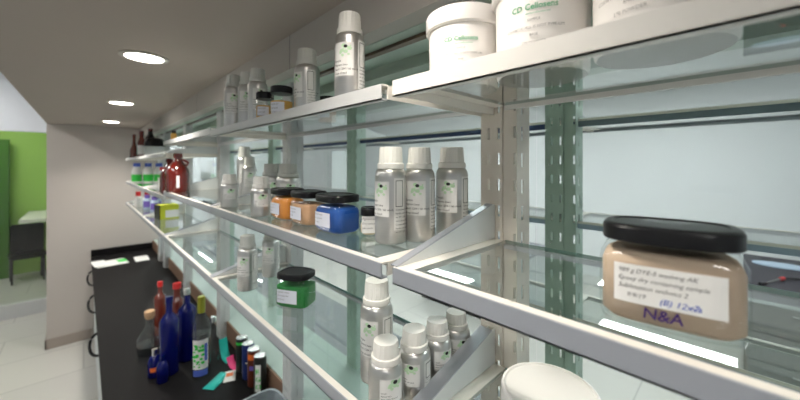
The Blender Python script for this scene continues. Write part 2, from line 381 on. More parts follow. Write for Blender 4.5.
# ---------------------------------------------------------------- glass shelves
XL, XB = .300, .557
def shelf(y0, y1, z, label, lip=.022, plates=(True, True), group='glass shelves on the near side', name='glass_shelf', x0=XL, x1=XB, m='shelf_metal', flip=False, m2=None, gm='shelf_glass', rail=.008):
    t = thing(name, label, 'shelf', ((x0+x1)/2, (y0+y1)/2, z))
    hx, hy = (x1-x0)/2, (y1-y0)/2
    s = -1 if flip else 1      # lip side
    def B2(bm, a0, a1, *r): a0, a1 = s*a0, s*a1; bx(bm, min(a0, a1), max(a0, a1), *r)
    bm = bmesh.new(); B2(bm, -hx, -hx+.002, -hy, hy, -lip, 0); B2(bm, -hx, -hx+.012, -hy, hy, -lip, -lip+.002)
    link('front_lip', bm, m, t)
    bm = bmesh.new(); B2(bm, -hx+.002, -hx+.013, -hy, hy, -.002, .0005); link('front_flange', bm, 'flange', t)
    for yy in (-hy, hy-.026):
        bm = bmesh.new(); B2(bm, -hx+.013, hx, yy, yy+.026, -.0062, -.0002)
        e = yy if yy < 0 else yy+.023
        B2(bm, -hx+.013, hx, e, e+.003, -lip*.9, -.0062)
        link('side_rail', bm, 'flange', t)
    bm = bmesh.new(); B2(bm, hx-.006, hx, -hy+.026, hy-.026, -.006-rail, -.006); link('back_rail', bm, m2 or m, t)
    gl = bmesh.new(); B2(gl, -hx+.013, hx, -hy+.026, hy-.026, -.006, 0); link('glass_panel', gl, gm, t)
    bm = bmesh.new(); B2(bm, hx, hx+.0012, -hy+.026, hy-.026, -.006, 0); link('glass_edge', bm, 'edge_glass' if name == 'glass_shelf' else 'flange', t)
    for k, (on, e) in enumerate(zip(plates, (-hy+.002, hy-.005))):
        if not on: continue
        bm = bmesh.new()
        pr = [(-hx+.004, .0005), (hx, .0005), (hx, .064), (hx-.01, .064)]
        for dy in (0, .003): pass
        a = [bm.verts.new((s*x, e, zz)) for x, zz in pr]; b = [bm.verts.new((s*x, e+.003, zz)) for x, zz in pr]
        bm.faces.new(a); bm.faces.new(b[::-1])
        for i in range(4): bm.faces.new((a[i], a[(i+1) % 4], b[(i+1) % 4], b[i]))
        pl = link('bracket_plate', bm, 'plate', t, smooth=False)
        bm = bmesh.new()      # folded flange along the sloping edge
        q0, q1 = Vector((-hx+.004, 0, .0005)), Vector((hx-.01, 0, .064)); d = (q1-q0).normalized(); nn = Vector((-d.z, 0, d.x))
        y0_, y1_ = (e, e+.013)
        c = [q0, q1, q1+nn*.0018, q0+nn*.0018]
        a = [bm.verts.new((s*p.x, y0_, p.z)) for p in c]; b = [bm.verts.new((s*p.x, y1_, p.z)) for p in c]
        bm.faces.new(a); bm.faces.new(b[::-1])
        for i in range(4): bm.faces.new((a[i], a[(i+1) % 4], b[(i+1) % 4], b[i]))
        link('bracket_flange', bm, 'shelf_metal', pl, smooth=False)
    return t
ZT, ZM, ZL = 1.993, 1.741, 1.507
bays = [(-.56, .3265), (.3315, 1.212), (1.217, 2.095), (2.105, 2.995), (3.005, 3.895), (3.905, 4.20)]
bn = ['nearest bay', 'second bay', 'third bay', 'fourth bay', 'fifth bay', 'short end bay']
carry = {
 (0, 0): 'carrying the cream pots', (1, 0): 'carrying the silver bottles and amber jars', (2, 0): 'with a bright lip beyond the grey bottles', (3, 0): 'slightly lowered beyond the bright lip', (4, 0): 'lowered, with red bottles', (5, 0): 'lowered, at the wall end',
 (0, 1): 'carrying the jar of sand powder', (1, 1): 'carrying the powder jars and three silver bottles', (2, 1): 'carrying the amber jugs', (3, 1): 'behind the amber jugs', (4, 1): 'carrying the green-labelled bottles', (5, 1): 'at the wall end',
 (0, 2): 'below the sand powder jar, with a white pot', (1, 2): 'carrying the green powder jar', (2, 2): 'empty, above the blue bottles', (3, 2): 'carrying a yellow and black box', (4, 2): 'carrying small red and purple topped bottles', (5, 2): 'at the wall end'}
lev = ['top', 'middle', 'lower']
for i, (a, b) in enumerate(bays):
    zt = ZT if i < 3 else 1.940; zm = ZM if i < 3 else 1.714
    if i == 2: zt = 2.0
    for k, z in enumerate((zt, zm, ZL)):
        a0 = a + (.019 if i == 1 and k < 2 else 0)
        pl = (i > 2 and k == 0) or k > 0
        plates = (pl, pl and not (i == 0 and k == 1)) if i != 0 else (False, pl)
        if i == 1 and k == 1: plates = (False, True)
        shelf(a0, b, z, 'glass shelf, %s level, %s, %s' % (lev[k], bn[i], carry[(i, k)]), plates=plates, m='white_metal' if (k == 0 and i == 0) else 'shelf_metal_light' if k == 0 else 'shelf_metal')  # lip colours carry the light: bright on the top level, shaded below
for i, (a, b) in enumerate(bays[:5]):
    c = 'slate' if i == 0 else 'navy'
    shelf(a, b, ZT, 'rear glass shelf behind the partition, top level of %s' % bn[i], name='rear_glass_shelf', x0=.885, x1=1.17, flip=True, rail=.014, lip=.012, m='shelf_metal', m2=c, plates=(True, True), group=None)
    o = bpy.data.objects
    shelf(a, b, ZM, 'rear glass shelf behind the partition, middle level of %s' % bn[i], name='rear_glass_shelf', x0=.875, x1=1.06, flip=True, rail=.012, lip=.010, m='shelf_metal', m2='palegrey', plates=(True, True), group=None)
    shelf(a, b, ZL, 'rear glass shelf behind the partition, lower level of %s' % bn[i], name='rear_glass_shelf', x0=.865, x1=1.04, flip=True, lip=.010, m='white_metal', m2='palegrey', plates=(False, False), group=None)

# ---------------------------------------------------------------- black worktop with cabinets
box('black_worktop', 'black_top', (.058, .592, -.57, 4.87, .85, .88), bev=.003)
tag(bpy.data.objects['black_worktop'], 'long black worktop running under the glass shelves to the end wall', 'worktop')
o = box('end_upstand', 'black_top', (.058, .592, 4.872, 4.898, .88, .95)); tag(o, 'black upstand strip across the wall end of the black worktop', 'upstand')
ys = [4.86-.83*k for k in range(7)]
hn = ['farthest, against the end wall', 'second from the end wall', 'third from the end wall', 'fourth from the end wall', 'fifth from the end wall', 'sixth from the end wall, nearest the camera']
for k in range(6):
    y1, y0 = ys[k], ys[k+1]+.01
    if y0 < -.57: y0 = -.57
    t = thing('base_cabinet', 'grey base cabinet with black bow handle, ' + hn[k], 'cabinet', (.33, (y0+y1)/2, 0))
    hy = (y1-y0)/2
    box('body', 'grey_cab', (-.23, .255, -hy, hy, .08, .849), t)
    dr = box('door', 'white_cab', (-.25, -.232, -hy+.003, hy-.003, .10, .845), t, bev=.002)
    bm = bmesh.new(); pts = []
    for j in range(13):
        a = PI*j/12; pts.append((-.25-.054*math.sin(a)**.7, 0, .755+.072*math.cos(a)))
    tube(bm, pts, .008, 10); link('handle', bm, 'black', dr)
    box('toe_kick', 'black', (-.19, .2, -hy, hy, 0, .08), t)

# ---------------------------------------------------------------- aluminium bottles
def line_block(bm, fn, u, v, n, size, words, lead=1.5, **k):
    for i in range(n): text_bm(bm, words[i % len(words)], size, fn, u, v - i*size*lead, **k)
def alu_bottle(name, label, r, h, loc, rz, labels=True, capm='cap', dot=.0036, group='spun aluminium bottles'):
    t = thing(name, label, 'bottle', loc, rz, group)
    ch = min(.036, h*.26); nb = h-ch; rc = r*.75
    sh = min(.019, h*.13); zb = nb-sh
    prof = [(r*.90, 0), (r*.97, .0015), (r, .005), (r, zb)]
    for j in range(1, 9):
        a = j/8*PI/2; prof.append((rc*.94 + (r-rc*.94)*math.cos(a), zb + sh*.88*math.sin(a)))
    prof.append((rc*.88, nb+.003))
    link('body', lathe(prof, 48), 'brushed', t, ang=50)
    c = [(rc*1.04, nb-.004), (rc*1.13, nb-.002), (rc*1.14, nb+.004), (rc*1.12, nb+.0065), (rc*1.01, nb+.0075), (rc*1.01, nb+.010), (rc*.96, h-.003), (rc*.91, h)]
    link('cap', lathe(c, 72, rib=(nb+.0095, h-.0025)), capm, t, ang=25)
    if labels:
        f = cyl(r+.0004); w = r*.70; z0, z1 = zb*.42, zb*.95
        bm = bmesh.new(); rect_bm(bm, f, -w, w, z0, z1, 14); lb = link('label', bm, 'paper', t)
        f2 = cyl(r+.0007); hh = z1-z0; rnd = random.Random(3)
        bm = bmesh.new()
        for _ in range(16): blob_bm(bm, f2, -w*.3+rnd.random()*w*1.15, z1-hh*(.10+.3*rnd.random()**1.5), r*(.04+.12*rnd.random()))
        link('green_print', bm, 'blotch', lb, smooth=False)
        f3 = cyl(r+.0010)
        bm = bmesh.new()
        blob_bm(bm, f3, w*.25, z1-hh*.13, dot, 14)
        link('black_dot', bm, 'ink', lb, smooth=False)
        bm = bmesh.new()
        s = hh*.085
        for i, q in enumerate(('Sample', 'Pigment base', 'Batch 1204 / lab stock', 'Keep closed')):
            text_bm(bm, q, s, f3, -w*.92, z0+hh*.42-i*s*1.45)
        link('printed_text', bm, 'ink', lb, smooth=False)
        u0, u1 = r*1.0, r*1.75; z2, z3 = zb*.22, zb*1.0
        bm = bmesh.new(); rect_bm(bm, f, u0, u1, z2, z3, 10); lc = link('side_label', bm, 'paper', t)
        bm = bmesh.new(); frame_bm(bm, f3, u0+r*.12, u1-r*.12, z2+(z3-z2)*.45, z3-.004, .0009)
        link('label_border', bm, 'ink', lc, smooth=False)
        bm = bmesh.new()
        s = (z3-z2)*.045
        for i in range(7): text_bm(bm, ('Composition data', 'handle with care', 'no. 27 / 1204', 'store below 25 C')[i % 4], s, f3, u0+r*.12, z2+(z3-z2)*.38-i*s*1.6)
        link('printed_text', bm, 'ink', lc, smooth=False)
    return t
def face(x, y, deg=0):   # rotation so that local -Y faces the camera, then turned by deg (positive = to the left in the picture)
    return math.atan2(-y, -x) + PI/2 - math.radians(deg)
A = alu_bottle('aluminium_bottle', 'silver aluminium bottle with white cap on the middle shelf, beside the tiny cream jar', .0285, .170, (.400, .440, ZM), face(.40, .44, 45))
def place(src, x, y, z, deg, label, sc=None, jit=0):
    return dup(src, (x, y, z), face(x, y, deg), label, scale=sc)
place(A, .449, .415, ZM, 17, 'silver aluminium bottle with white cap on the middle shelf, central of the three in front')
place(A, .520, .394, ZM, 22, 'silver aluminium bottle with greyish cap on the middle shelf, nearest the bracket plate', (1.1, 1.1, 1.01))
place(A, .364, .516, ZT, 25, 'silver aluminium bottle on the top shelf, tall and alone just left of the cream pots')
place(A, .372, .446, ZL, 35, 'tall silver aluminium bottle on the lower shelf, behind the four short ones')
Bt = alu_bottle('aluminium_bottle', 'satin silver aluminium bottle with a dot on the top shelf, right of the amber jars', .031, .170, (.40, .749, ZT), face(.40, .749, 60), capm='cap_grey', dot=.0036)
C_ = alu_bottle('aluminium_bottle', 'silver aluminium bottle with grey cap on the top shelf, leftmost of the group of three', .0275, .170, (.344, 1.122, ZT), face(.344, 1.12, 5), capm='cap_grey')
place(C_, .366, 1.062, ZT, 10, 'silver aluminium bottle with grey cap on the top shelf, middle of the group of three')
place(C_, .374, 1.000, ZT, -10, 'silver aluminium bottle with grey cap on the top shelf, beside the gold powder jars')
place(C_, .50, 1.43, ZM, 0, 'slim tall aluminium bottle with a dotted label, behind the two small pale bottles')
place(C_, .515, 1.53, ZM, 0, 'taller aluminium bottle with the highest cap, behind the dotted slim one', (1.15, 1.15, 1.28))
place(C_, .355, 1.03, ZL, 30, 'aluminium bottle on the lower shelf, left of the pair beyond the green powder jar', (1.02, 1.02, .94))
place(C_, .455, 1.10, ZL, 20, 'aluminium bottle on the lower shelf, right of the pair beyond the green powder jar', (1.0, 1.0, .93))
D_ = alu_bottle('short_aluminium_bottle', 'short aluminium bottle with wide ribbed cap on the lower shelf, left of the front four', .0265, .106, (.332, .376, ZL), face(.33, .375, -20), group='short aluminium bottles')
place(D_, .389, .371, ZL, 20, 'short aluminium bottle with wide ribbed cap on the lower shelf, second of the front four')
place(D_, .447, .371, ZL, -30, 'short aluminium bottle with ribbed cap on the lower shelf, third of the front four', (.95, .95, .95))
place(D_, .504, .372, ZL, -20, 'short aluminium bottle with greyish cap against the bracket plate, last of the front four', (.95, .95, .92))
place(D_, .345, 1.166, ZM, 0, 'small pale bottle with white cap on the middle shelf, leftmost of the near bay')
place(D_, .346, .902, ZM, 0, 'small pale bottle with white cap on the middle shelf, just left of the orange jar', (.98, .98, 1.0))
E_ = alu_bottle('reflection_stand_in', 'squat wide bottle with grey cap, reflection stand-in behind the orange jar, left of the pair', .037, .141, (.456, 1.09, ZM), face(.456, 1.087, 0), capm='cap_grey', group='squat reflection stand-ins behind the jars')  # solid bottles stand in for faded reflections in the glass
place(E_, .452, .965, ZM, 0, 'squat wide bottle with grey cap, reflection stand-in behind the tan jar, right of the pair', (.97, .97, 1.0))

# ---------------------------------------------------------------- powder jars
def jar(name, label, loc, rz, content, hx=.045, hy=.034, h=.078, fill=.75, lidx=None, extra=None, paper='paper_blue', e=4.5, group='square powder jars', lw=.62, lh=.46):
    """local front is -Y; hx half width, hy half depth"""
    t = thing(name, label, 'jar', loc, rz, group)
    zl = h-.016; a, b = hx, hy
    def R(k, z, ee=e): return sq(a*k if False else a-(1-k)*.03, b-(1-k)*.03, ee, z)
    out = [R(.80, 0), R(.93, .002), R(1, .008), R(1, zl-.018), R(.97, zl-.012), R(.84, zl-.004), R(.72, zl), R(.72, zl+.004)]
    link('glass_body', rings(bmesh.new(), out), 'clear_glass', t, ang=60)
    zf = (zl-.004)*fill; i = .0022
    cc = [sq(a-i-.006, b-i-.006, e, .003), sq(a-i, b-i, e, .009)]
    if zf < zl-.018: cc += [sq(a-i, b-i, e, zf)]
    else: cc += [sq(a-i, b-i, e, zl-.018), sq(a-i-.002, b-i-.002, e, min(zf, zl-.012)), sq(a-.010, b-.010, e, min(zf, zl-.005)+.0005)]
    link('powder', rings(bmesh.new(), cc), content, t, ang=60)
    la, lb_ = a-.002, b+.003
    L = [sq(la-.001, lb_-.001, 3.2, zl+.001), sq(la, lb_, 3.2, zl+.002), sq(la, lb_, 3.2, h-.003), sq(la-.001, lb_-.001, 3.2, h-.0012), sq(la-.003, lb_-.003, 3.1, h), sq(la-.007, lb_-.007, 3, h), sq(la-.008, lb_-.008, 3, h-.0012)]
    link('lid', rings(bmesh.new(), L), 'black', t, ang=30)
    def fl(off=.0): return lambda u, v: (u, -b*(1-abs(min(.999, abs(u)/a))**e)**(1/e)-off, v)
    w = a*lw; z0 = zl*.22 if not extra else zl*.30; z1 = z0+zl*lh
    bm = bmesh.new(); rect_bm(bm, fl(.0005), -a*.74, -a*.74+2*w, z0, z1, 16); lb = link('label', bm, paper, t)
    f3 = fl(.0009)
    if extra:
        extra(t, lb, f3, a, z0, z1)
    else:
        bm = bmesh.new(); s = (z1-z0)*.17
        for i_, q in enumerate(('Pigment sample', 'Dry colour 04', 'lab stock')):
            text_bm(bm, q, s, f3, -a*.70, z1-s*1.3-i_*s*1.6, shear=.2)
        link('handwriting', bm, 'ink_grey', lb, smooth=False)
    return t
def sand_text(t, lb, f3, a, z0, z1):
    sh = .3; hh = z1-z0; s = hh*.155
    def g(u, v): return f3(u, v)
    bm = bmesh.new()
    for i, q in enumerate(('989 g DYE-5 washing AK', 'Epoxy dry containing sample', 'Sublimation technics 2')):
        text_bm(bm, q, s, g, -a*.68, z1-s*1.35-i*s*1.32, shear=sh)
    text_bm(bm, '9/9/19', s, g, -a*.56, z1-s*1.35-3*s*1.35, shear=sh)
    link('handwriting', bm, 'ink_grey', lb, smooth=False)
    bm = bmesh.new(); text_bm(bm, '(B) 12x7', s*1.35, g, -a*.12, z0+hh*.10, shear=sh); text_bm(bm, 'N&', s, g, a*.26, z0+hh*.10, shear=sh)
    link('blue_note', bm, 'ink_blue', lb, smooth=False)
    bm = bmesh.new(); text_bm(bm, 'N&A', s*2.5, g, -a*.34, z0-s*2.0, shear=.1, bold=.012); link('marker_letters', bm, 'ink_purple', t, smooth=False)
def rzf(deg): return -PI/2 + math.radians(deg)   # front (-Y local) turned to face world -X
jar('powder_jar', 'large glass jar of sand coloured powder with a black lid, marked N&A', (.374, .046, ZM), rzf(8), 'sand', .050, .034, .087, .93, extra=sand_text, paper='paper', lw=.72)
jar('powder_jar', 'square glass jar of ultramarine blue powder with a white label on the middle shelf', (.380, .583, ZM), rzf(0), 'blue', .048, .033, .078, .93)
jar('powder_jar', 'square glass jar of tan powder between the orange jar and the blue jar', (.380, .704, ZM), rzf(0), 'tan', .045, .031, .078, .84)
jar('powder_jar', 'square glass jar of bright orange powder, leftmost black-lidded jar of the middle shelf', (.380, .815, ZM), rzf(0), 'orange', .046, .032, .078, .96)
jar('powder_jar', 'square glass jar of emerald green powder standing alone on the lower shelf', (.408, .822, ZL), rzf(30), 'green', .048, .035, .090, .80)
jar('powder_jar', 'tiny square jar of cream powder between the blue powder jar and silver bottles', (.402, .505, ZM), face(.402, .505, 0), 'cream', .0185, .0185, .056, .75, paper='paper', e=3.2, lw=.8, lh=.8)
def round_jar(label, loc, rz, content, r=.026, h=.078):
    t = thing('round_powder_jar', label, 'jar', loc, rz, 'round powder jars on the top shelf')
    zl = h-.017
    link('glass_body', lathe([(r*.9, 0), (r, .004), (r, zl-.018), (r*.95, zl-.008), (r*.75, zl), (r*.75, zl+.003)], 40), 'clear_glass', t, ang=50)
    link('powder', lathe([(r*.86, .003), (r-.002, .007), (r-.002, zl*.68)], 40), content, t)
    link('lid', lathe([(r*.93, zl), (r*.95, zl+.001), (r*.95, h-.002), (r*.9, h)], 48), 'black', t, ang=30)
    f = cyl(r+.0004); bm = bmesh.new(); rect_bm(bm, f, -r*.9, r*.4, .012, zl*.62, 10); lb = link('label', bm, 'paper_blue', t)
    f3 = cyl(r+.0008); bm = bmesh.new()
    for i in range(3): text_bm(bm, ('Gold 27', 'mineral', 'sample')[i], .006, f3, -r*.8, zl*.5-i*.009)
    link('handwriting', bm, 'ink_grey', lb, smooth=False)
    return t
round_jar('round black-lidded jar of gold powder on the top shelf, smaller-looking left one of the pair', (.345, .872, ZT), face(.35, .87, 0), 'gold', .0235, .075)
round_jar('round black-lidded jar of gold powder on the top shelf, next to the satin silver bottle', (.358, .800, ZT), face(.36, .79, 10), 'gold', .028, .080)
round_jar('round black-lidded jar mostly hidden between the two silver bottles of the top shelf', (.48, .786, ZT), face(.48, .79, 10), 'tan', .026, .070)

# ---------------------------------------------------------------- cream pots
def pot(label, loc, rz, r=.053, h=.113, text=True):
    t = thing('plastic_pot', label, 'pot', loc, rz, 'white plastic tubs with screw lids')
    zl = h-.026
    link('body', lathe([(r*.93, 0), (r*.97, .002), (r*.98, .006), (r*1.0, zl-.002), (r*.98, zl+.006)], 64), 'pot', t, ang=40)
    link('lid', lathe([(r*1.05, zl), (r*1.085, zl+.002), (r*1.09, zl+.006), (r*1.09, h-.004), (r*1.06, h-.0008), (r*1.0, h), (r*.97, h-.0015)], 72), 'pot', t, ang=28)
    if text:
        f = cyl(r*1.0+.0008); s = .0064
        bm = bmesh.new(); text_bm(bm, 'CD Cellosens', s*1.35, f, 0, zl-.026, align='CENTER', bold=.015); text_bm(bm, 'www.cellosens.co', s*.55, f, .004, zl-.031, align='CENTER')
        link('green_logo', bm, 'ink_green', t, smooth=False)
        bm = bmesh.new()
        for i, (q, k) in enumerate((('SAMPLE', .62), ('COSMETIC-ALL IS NOT TYPE-UM', .66), ('BASE', .62), ('270 POWDER', .66), ('LOT 14', .6))):
            text_bm(bm, q, s*k, f, 0, zl-.038-i*.0078, align='CENTER')
        link('printed_text', bm, 'ink_grey', t, smooth=False)
    return t
P1 = pot('white plastic pot with green logo on the top shelf, left and smallest-looking of three', (.425, .300, ZT), face(.425, .30, 4))
dup(P1, (.436, .184, ZT), face(.436, .184, 8), 'white plastic pot with green logo on the top shelf, middle of three', scale=(1.09, 1.09, 1.14))
dup(P1, (.424, .058, ZT), face(.424, .058, 22), 'white plastic pot on the top shelf, rightmost, cut off above', scale=(1.13, 1.13, 1.15))
pot('white plastic pot on the lower shelf seen from above at the bottom edge', (.372, .148, ZL), face(.372, .148), .047, .125, text=False)

# ---------------------------------------------------------------- far items on shelves
def simple_bottle(name, label, loc, prof, body, cap=None, capm='black', lab=None, labm='paper', rz=None, group=None, n=32):
    t = thing(name, label, 'bottle', loc, face(loc[0], loc[1]) if rz is None else rz, group)
    link('body', lathe(prof, n), body, t, ang=50)
    if cap: link('cap', lathe(cap, n), capm, t, ang=30)
    if lab:
        r, z0, z1, w = lab; bm = bmesh.new(); rect_bm(bm, cyl(r), -w, w, z0, z1, 12); link('label', bm, labm, t)
    return t
def jugprof(r, h): return [(r*.92, 0), (r, .006), (r, h*.48), (r*.93, h*.58), (r*.68, h*.70), (r*.36, h*.80), (r*.30, h*.86), (r*.30, h*.9)]
def jug(label, loc, r, h):
    t = simple_bottle('amber_jug', label, loc, jugprof(r, h), 'amber', [(r*.40, h*.88), (r*.40, h), (r*.34, h)], 'amber', (r+.0006, h*.12, h*.42, r*.12), 'paper', group='amber jugs')
    bm = bmesh.new(); pts = [(r*.30+r*.55*math.sin(PI*j/8), 0, h*(.84-.20*j/8)) for j in range(9)]
    tube(bm, pts, r*.10, 8); link('finger_handle', bm, 'amber', t)
jug('big dark amber glass jug with finger handle on the middle shelf, the nearer one', (.345, 1.985, ZM), .052, .195)
jug('dark amber glass jug on the middle shelf, partly hidden behind the nearer one', (.36, 2.30, 1.714), .048, .20)
simple_bottle('sauce_bottle', 'slim pale bottle with a red cap left of the amber jugs', (.352, 2.50, 1.714), [(.023, 0), (.025, .005), (.025, .09), (.014, .12), (.011, .135)], 'clear_glass', [(.013, .13), (.013, .15)], 'red', (.0256, .02, .085, .025), 'paper')
gl = simple_bottle('white_bottle', 'blue-capped white bottle with green label, nearest the end wall among three', (.350, 3.83, 1.714), [(.036, 0), (.038, .006), (.038, .11), (.026, .14), (.02, .15)], 'cap', [(.026, .145), (.026, .178)], 'ink_blue', (.0386, .012, .075, .055), 'greenlab', group='green-labelled bottles')
dup(gl, (.430, 3.80, 1.714), face(.43, 3.8), 'blue-capped white bottle with green label, middle one of three')
dup(gl, (.505, 3.76, 1.714), face(.5, 3.76), 'blue-capped white bottle with green label, nearest the amber jugs among three')
simple_bottle('sauce_bottle', 'slim red sauce bottle with clear neck on the far top shelf, nearest the end wall', (.332, 3.86, 1.94), [(.030, 0), (.032, .006), (.032, .07), (.016, .12), (.012, .19)], 'amber_light', [(.014, .18), (.014, .215)], 'amber_light')
simple_bottle('sauce_bottle', 'dark red bottle with a pale label on the far top shelf beside the black box', (.375, 3.74, 1.94), [(.032, 0), (.034, .006), (.034, .13), (.018, .17), (.014, .21)], 'amber', [(.018, .20), (.018, .24)], 'amber', (.0346, .03, .11, .035), 'paper')
simple_bottle('dark_bottle', 'dark bottle rising behind the red ones on the far top shelf', (.45, 3.84, 1.94), [(.04, 0), (.042, .006), (.042, .18), (.022, .22), (.018, .26)], 'black', [(.02, .25), (.02, .275)], 'amber')
t = thing('storage_box', 'white storage box with a black domed top at the far end of the top shelf', 'box', (.455, 3.62, 1.94))
box('body', 'white_cab', (-.07, .07, -.06, .06, 0, .10), t, bev=.006)
link('lid', rings(bmesh.new(), [sq(.075, .065, 4, .10), sq(.075, .065, 4, .14), sq(.06, .05, 3, .165), sq(.03, .03, 2.5, .175)]), 'black', t)
t = thing('carton', 'acid yellow and black carton on the far lower shelf', 'box', (.415, 2.78, ZL), .1)
box('body', 'yellow', (-.05, .06, -.06, .055, 0, .095), t, bev=.002); box('black_side', 'black', (-.056, -.05, -.06, .055, 0, .095), t)
box('white_face', 'paper', (-.02, .06, -.0615, -.06, .01, .06), t)
for i, (x, y, c, lb) in enumerate(((.35, 3.72, 'red', 'small white bottle with a red cap, at the very left end of the lower shelf'), (.40, 3.60, 'red', 'small white bottle with a red cap, second at the end of the lower shelf'), (.38, 3.42, 'purple', 'small purple-capped white bottle at the far end of the lower shelf'), (.44, 3.35, 'purple', 'small purple-capped bottle next to another near the yellow carton'), (.40, 3.20, 'purple', 'small purple-capped bottle closest to the yellow carton'))):
    simple_bottle('small_bottle', lb, (x, y, ZL), [(.026, 0), (.028, .004), (.028, .08), (.016, .095)], 'cap' if c == 'red' else 'palegrey', [(.019, .09), (.019, .13 if i < 2 else .12)], c, (.0286, .02, .07, .03), 'paper' if c == 'red' else 'purple', group='small capped bottles at the end of the lower shelf')
for i, (x, y) in enumerate(((.34, 4.05), (.34, 3.95))):
    pass
simple_bottle('small_vial', 'tiny yellow vial on the top shelf beyond the bright lip', (.335, 2.03, 2.0), [(.012, 0), (.013, .003), (.013, .035), (.009, .042)], 'gold', [(.010, .04), (.010, .052)], 'black')

# ---------------------------------------------------------------- worktop items
ZB = .88
def liquor(name, label, loc, r, h, body, neck=.20, capm='black', lab=None, labm='paper', cap_len=.03, inner=None, rz=None, rn=.0135):
    zb = h*(1-neck-.12)
    prof = [(r*.86, 0), (r*.97, .003), (r, .008), (r, zb), (r*.93, zb+h*.035), (r*.6, zb+h*.08), (rn, zb+h*.12), (rn, h-.012), (rn*1.1, h-.011), (rn*1.1, h-.004)]
    return simple_bottle(name, label, loc, prof, body, [(rn*1.16, h-cap_len), (rn*1.16, h-.001), (rn, h)], capm, lab, labm, rz=rz, n=40)
liquor('cobalt_bottle', 'tall cobalt blue glass bottle, front left of the blue pair on the black worktop', (.296, 1.905, ZB), .040, .365, 'blue_core', capm='blue_core')
liquor('cobalt_bottle', 'cobalt blue glass bottle with silver cap behind the clear green-labelled bottle', (.385, 1.985, ZB), .042, .36, 'blue_core', capm='silver')
simple_bottle('small_cobalt_bottle', 'small squat cobalt blue bottle in front of the flask on the black worktop', (.243, 1.93, ZB), [(.026, 0), (.029, .004), (.029, .07), (.02, .09), (.010, .10)], 'blue_core', [(.012, .098), (.012, .125)], 'silver', (.0295, .03, .05, .02), 'orange_print')
simple_bottle('small_cobalt_bottle', 'small squat cobalt blue bottle leaning side by side with its twin, right one', (.262, 1.85, ZB), [(.022, 0), (.025, .004), (.025, .07), (.018, .09), (.010, .10)], 'blue_core', [(.012, .098), (.012, .125)], 'blue_core')
t = simple_bottle('glass_flask', 'round clear glass flask with a wide cork stopper, leftmost on the black worktop', (.252, 2.17, ZB), [(.045, 0), (.055, .006), (.060, .05), (.054, .095), (.032, .125), (.019, .145), (.017, .19), (.020, .195)], 'clear_glass', [(.016, .185), (.022, .197), (.024, .225), (.020, .228)], 'cork')
link('liquid', lathe([(.042, .004), (.052, .01), (.0575, .045), (.057, .055)], 32), 'tub', t)
liquor('sauce_bottle', 'slim red-brown bottle with a cream label behind the flask', (.325, 2.38, ZB), .032, .31, 'amber_light', capm='red', lab=(.0306, .05, .15, .03), rn=.012)
liquor('liquor_bottle', 'bottle with a bright red cap behind the tall cobalt bottle', (.378, 2.20, ZB), .034, .335, 'amber_light', capm='red', lab=(.0346, .06, .17, .04), cap_len=.03, rn=.018)
t = thing('clear_bottle', 'clear glass bottle with gold-green neck and leafy green label, frontmost on the worktop', 'bottle', (.402, 1.775, ZB), face(.402, 1.775, 12))
prof = [(.030, 0), (.037, .003), (.0385, .01), (.0385, .232), (.034, .252), (.020, .279), (.0145, .297), (.0145, .365), (.016, .366), (.016, .372)]
link('body', lathe(prof, 40), 'clear_glass', t)
link('liquid', lathe([(.028, .012), (.036, .016), (.036, .205)], 40), 'clear_glass', t)
link('neck_foil', lathe([(.0160, .300), (.0165, .32), (.0165, .373), (.014, .376)], 32), 'olive', t)
bm = bmesh.new(); rect_bm(bm, cyl(.0392), -.032, .038, .05, .185, 14); lb = link('label', bm, 'paper', t)
rnd = random.Random(5); bm = bmesh.new()
for _ in range(26): blob_bm(bm, cyl(.0397), -.024+.040*rnd.random(), .06+.105*rnd.random(), .004+.006*rnd.random())
link('leaf_print', bm, 'greenlab', lb, smooth=False)
bm = bmesh.new()
rect_bm(bm, cyl(.0400), .021, .034, .085, .165)
link('dark_print', bm, 'ink_blue', lb, smooth=False)
bm = bmesh.new(); rect_bm(bm, cyl(.0392), -.03, .036, .018, .046, 12); link('blue_band', bm, 'ink_blue', t)
simple_bottle('clear_bottle', 'slim clear glass bottle half hidden to the right of the leafy-labelled one', (.47, 1.84, ZB), [(.024, 0), (.026, .005), (.026, .14), (.016, .17), (.011, .185), (.011, .22)], 'clear_glass', [(.013, .21), (.013, .235)], 'silver')

def can(label, loc, rz, m, extra):
    t = thing('drink_can', label, 'can', loc, rz, 'slim drink cans')
    link('body', lathe([(.021, 0), (.026, .006), (.0265, .012), (.0265, .150), (.0235, .160)], 40), m, t)
    link('lid', lathe([(.0235, .160), (.0245, .162), (.0245, .165), (.0225, .165), (.0215, .1615)], 40), 'silver', t)
    bm = bmesh.new(); bx(bm, -.004, .004, -.012, .003, .162, .1632); link('pull_tab', bm, 'silver', t)
    return t
def print_on(t, r, quads, m, name):
    bm = bmesh.new()
    for q in quads: rect_bm(bm, cyl(r), *q, 8)
    link(name, bm, m, t)
c = can('slim dark drink can with white band and green letters, nearest of the four', (.558, 1.465, ZB), face(.56, 1.465), 'can_dark', None)
print_on(c, .0270, [(-.022, .002, .02, .135)], 'paper', 'white_band')
bm = bmesh.new()
for k, ch in enumerate('EGO'): text_bm(bm, ch, .030, cyl(.0274), -.020, .095-k*.032, bold=.03)
link('green_letters', bm, 'greenlab', c, smooth=False)
c = can('slim brown can with an orange top band, second of the four', (.556, 1.535, ZB), face(.56, 1.54), 'can_brown', None); print_on(c, .0270, [(-.03, .02, .125, .15)], 'orange_print', 'orange_band'); print_on(c, .0270, [(-.02, .01, .08, .10)], 'purple', 'purple_band')
c = can('slim navy blue drink can, third of the four', (.556, 1.605, ZB), face(.56, 1.61), 'can_navy', None); print_on(c, .0270, [(-.012, .0, .08, .086)], 'paper', 'white_mark')
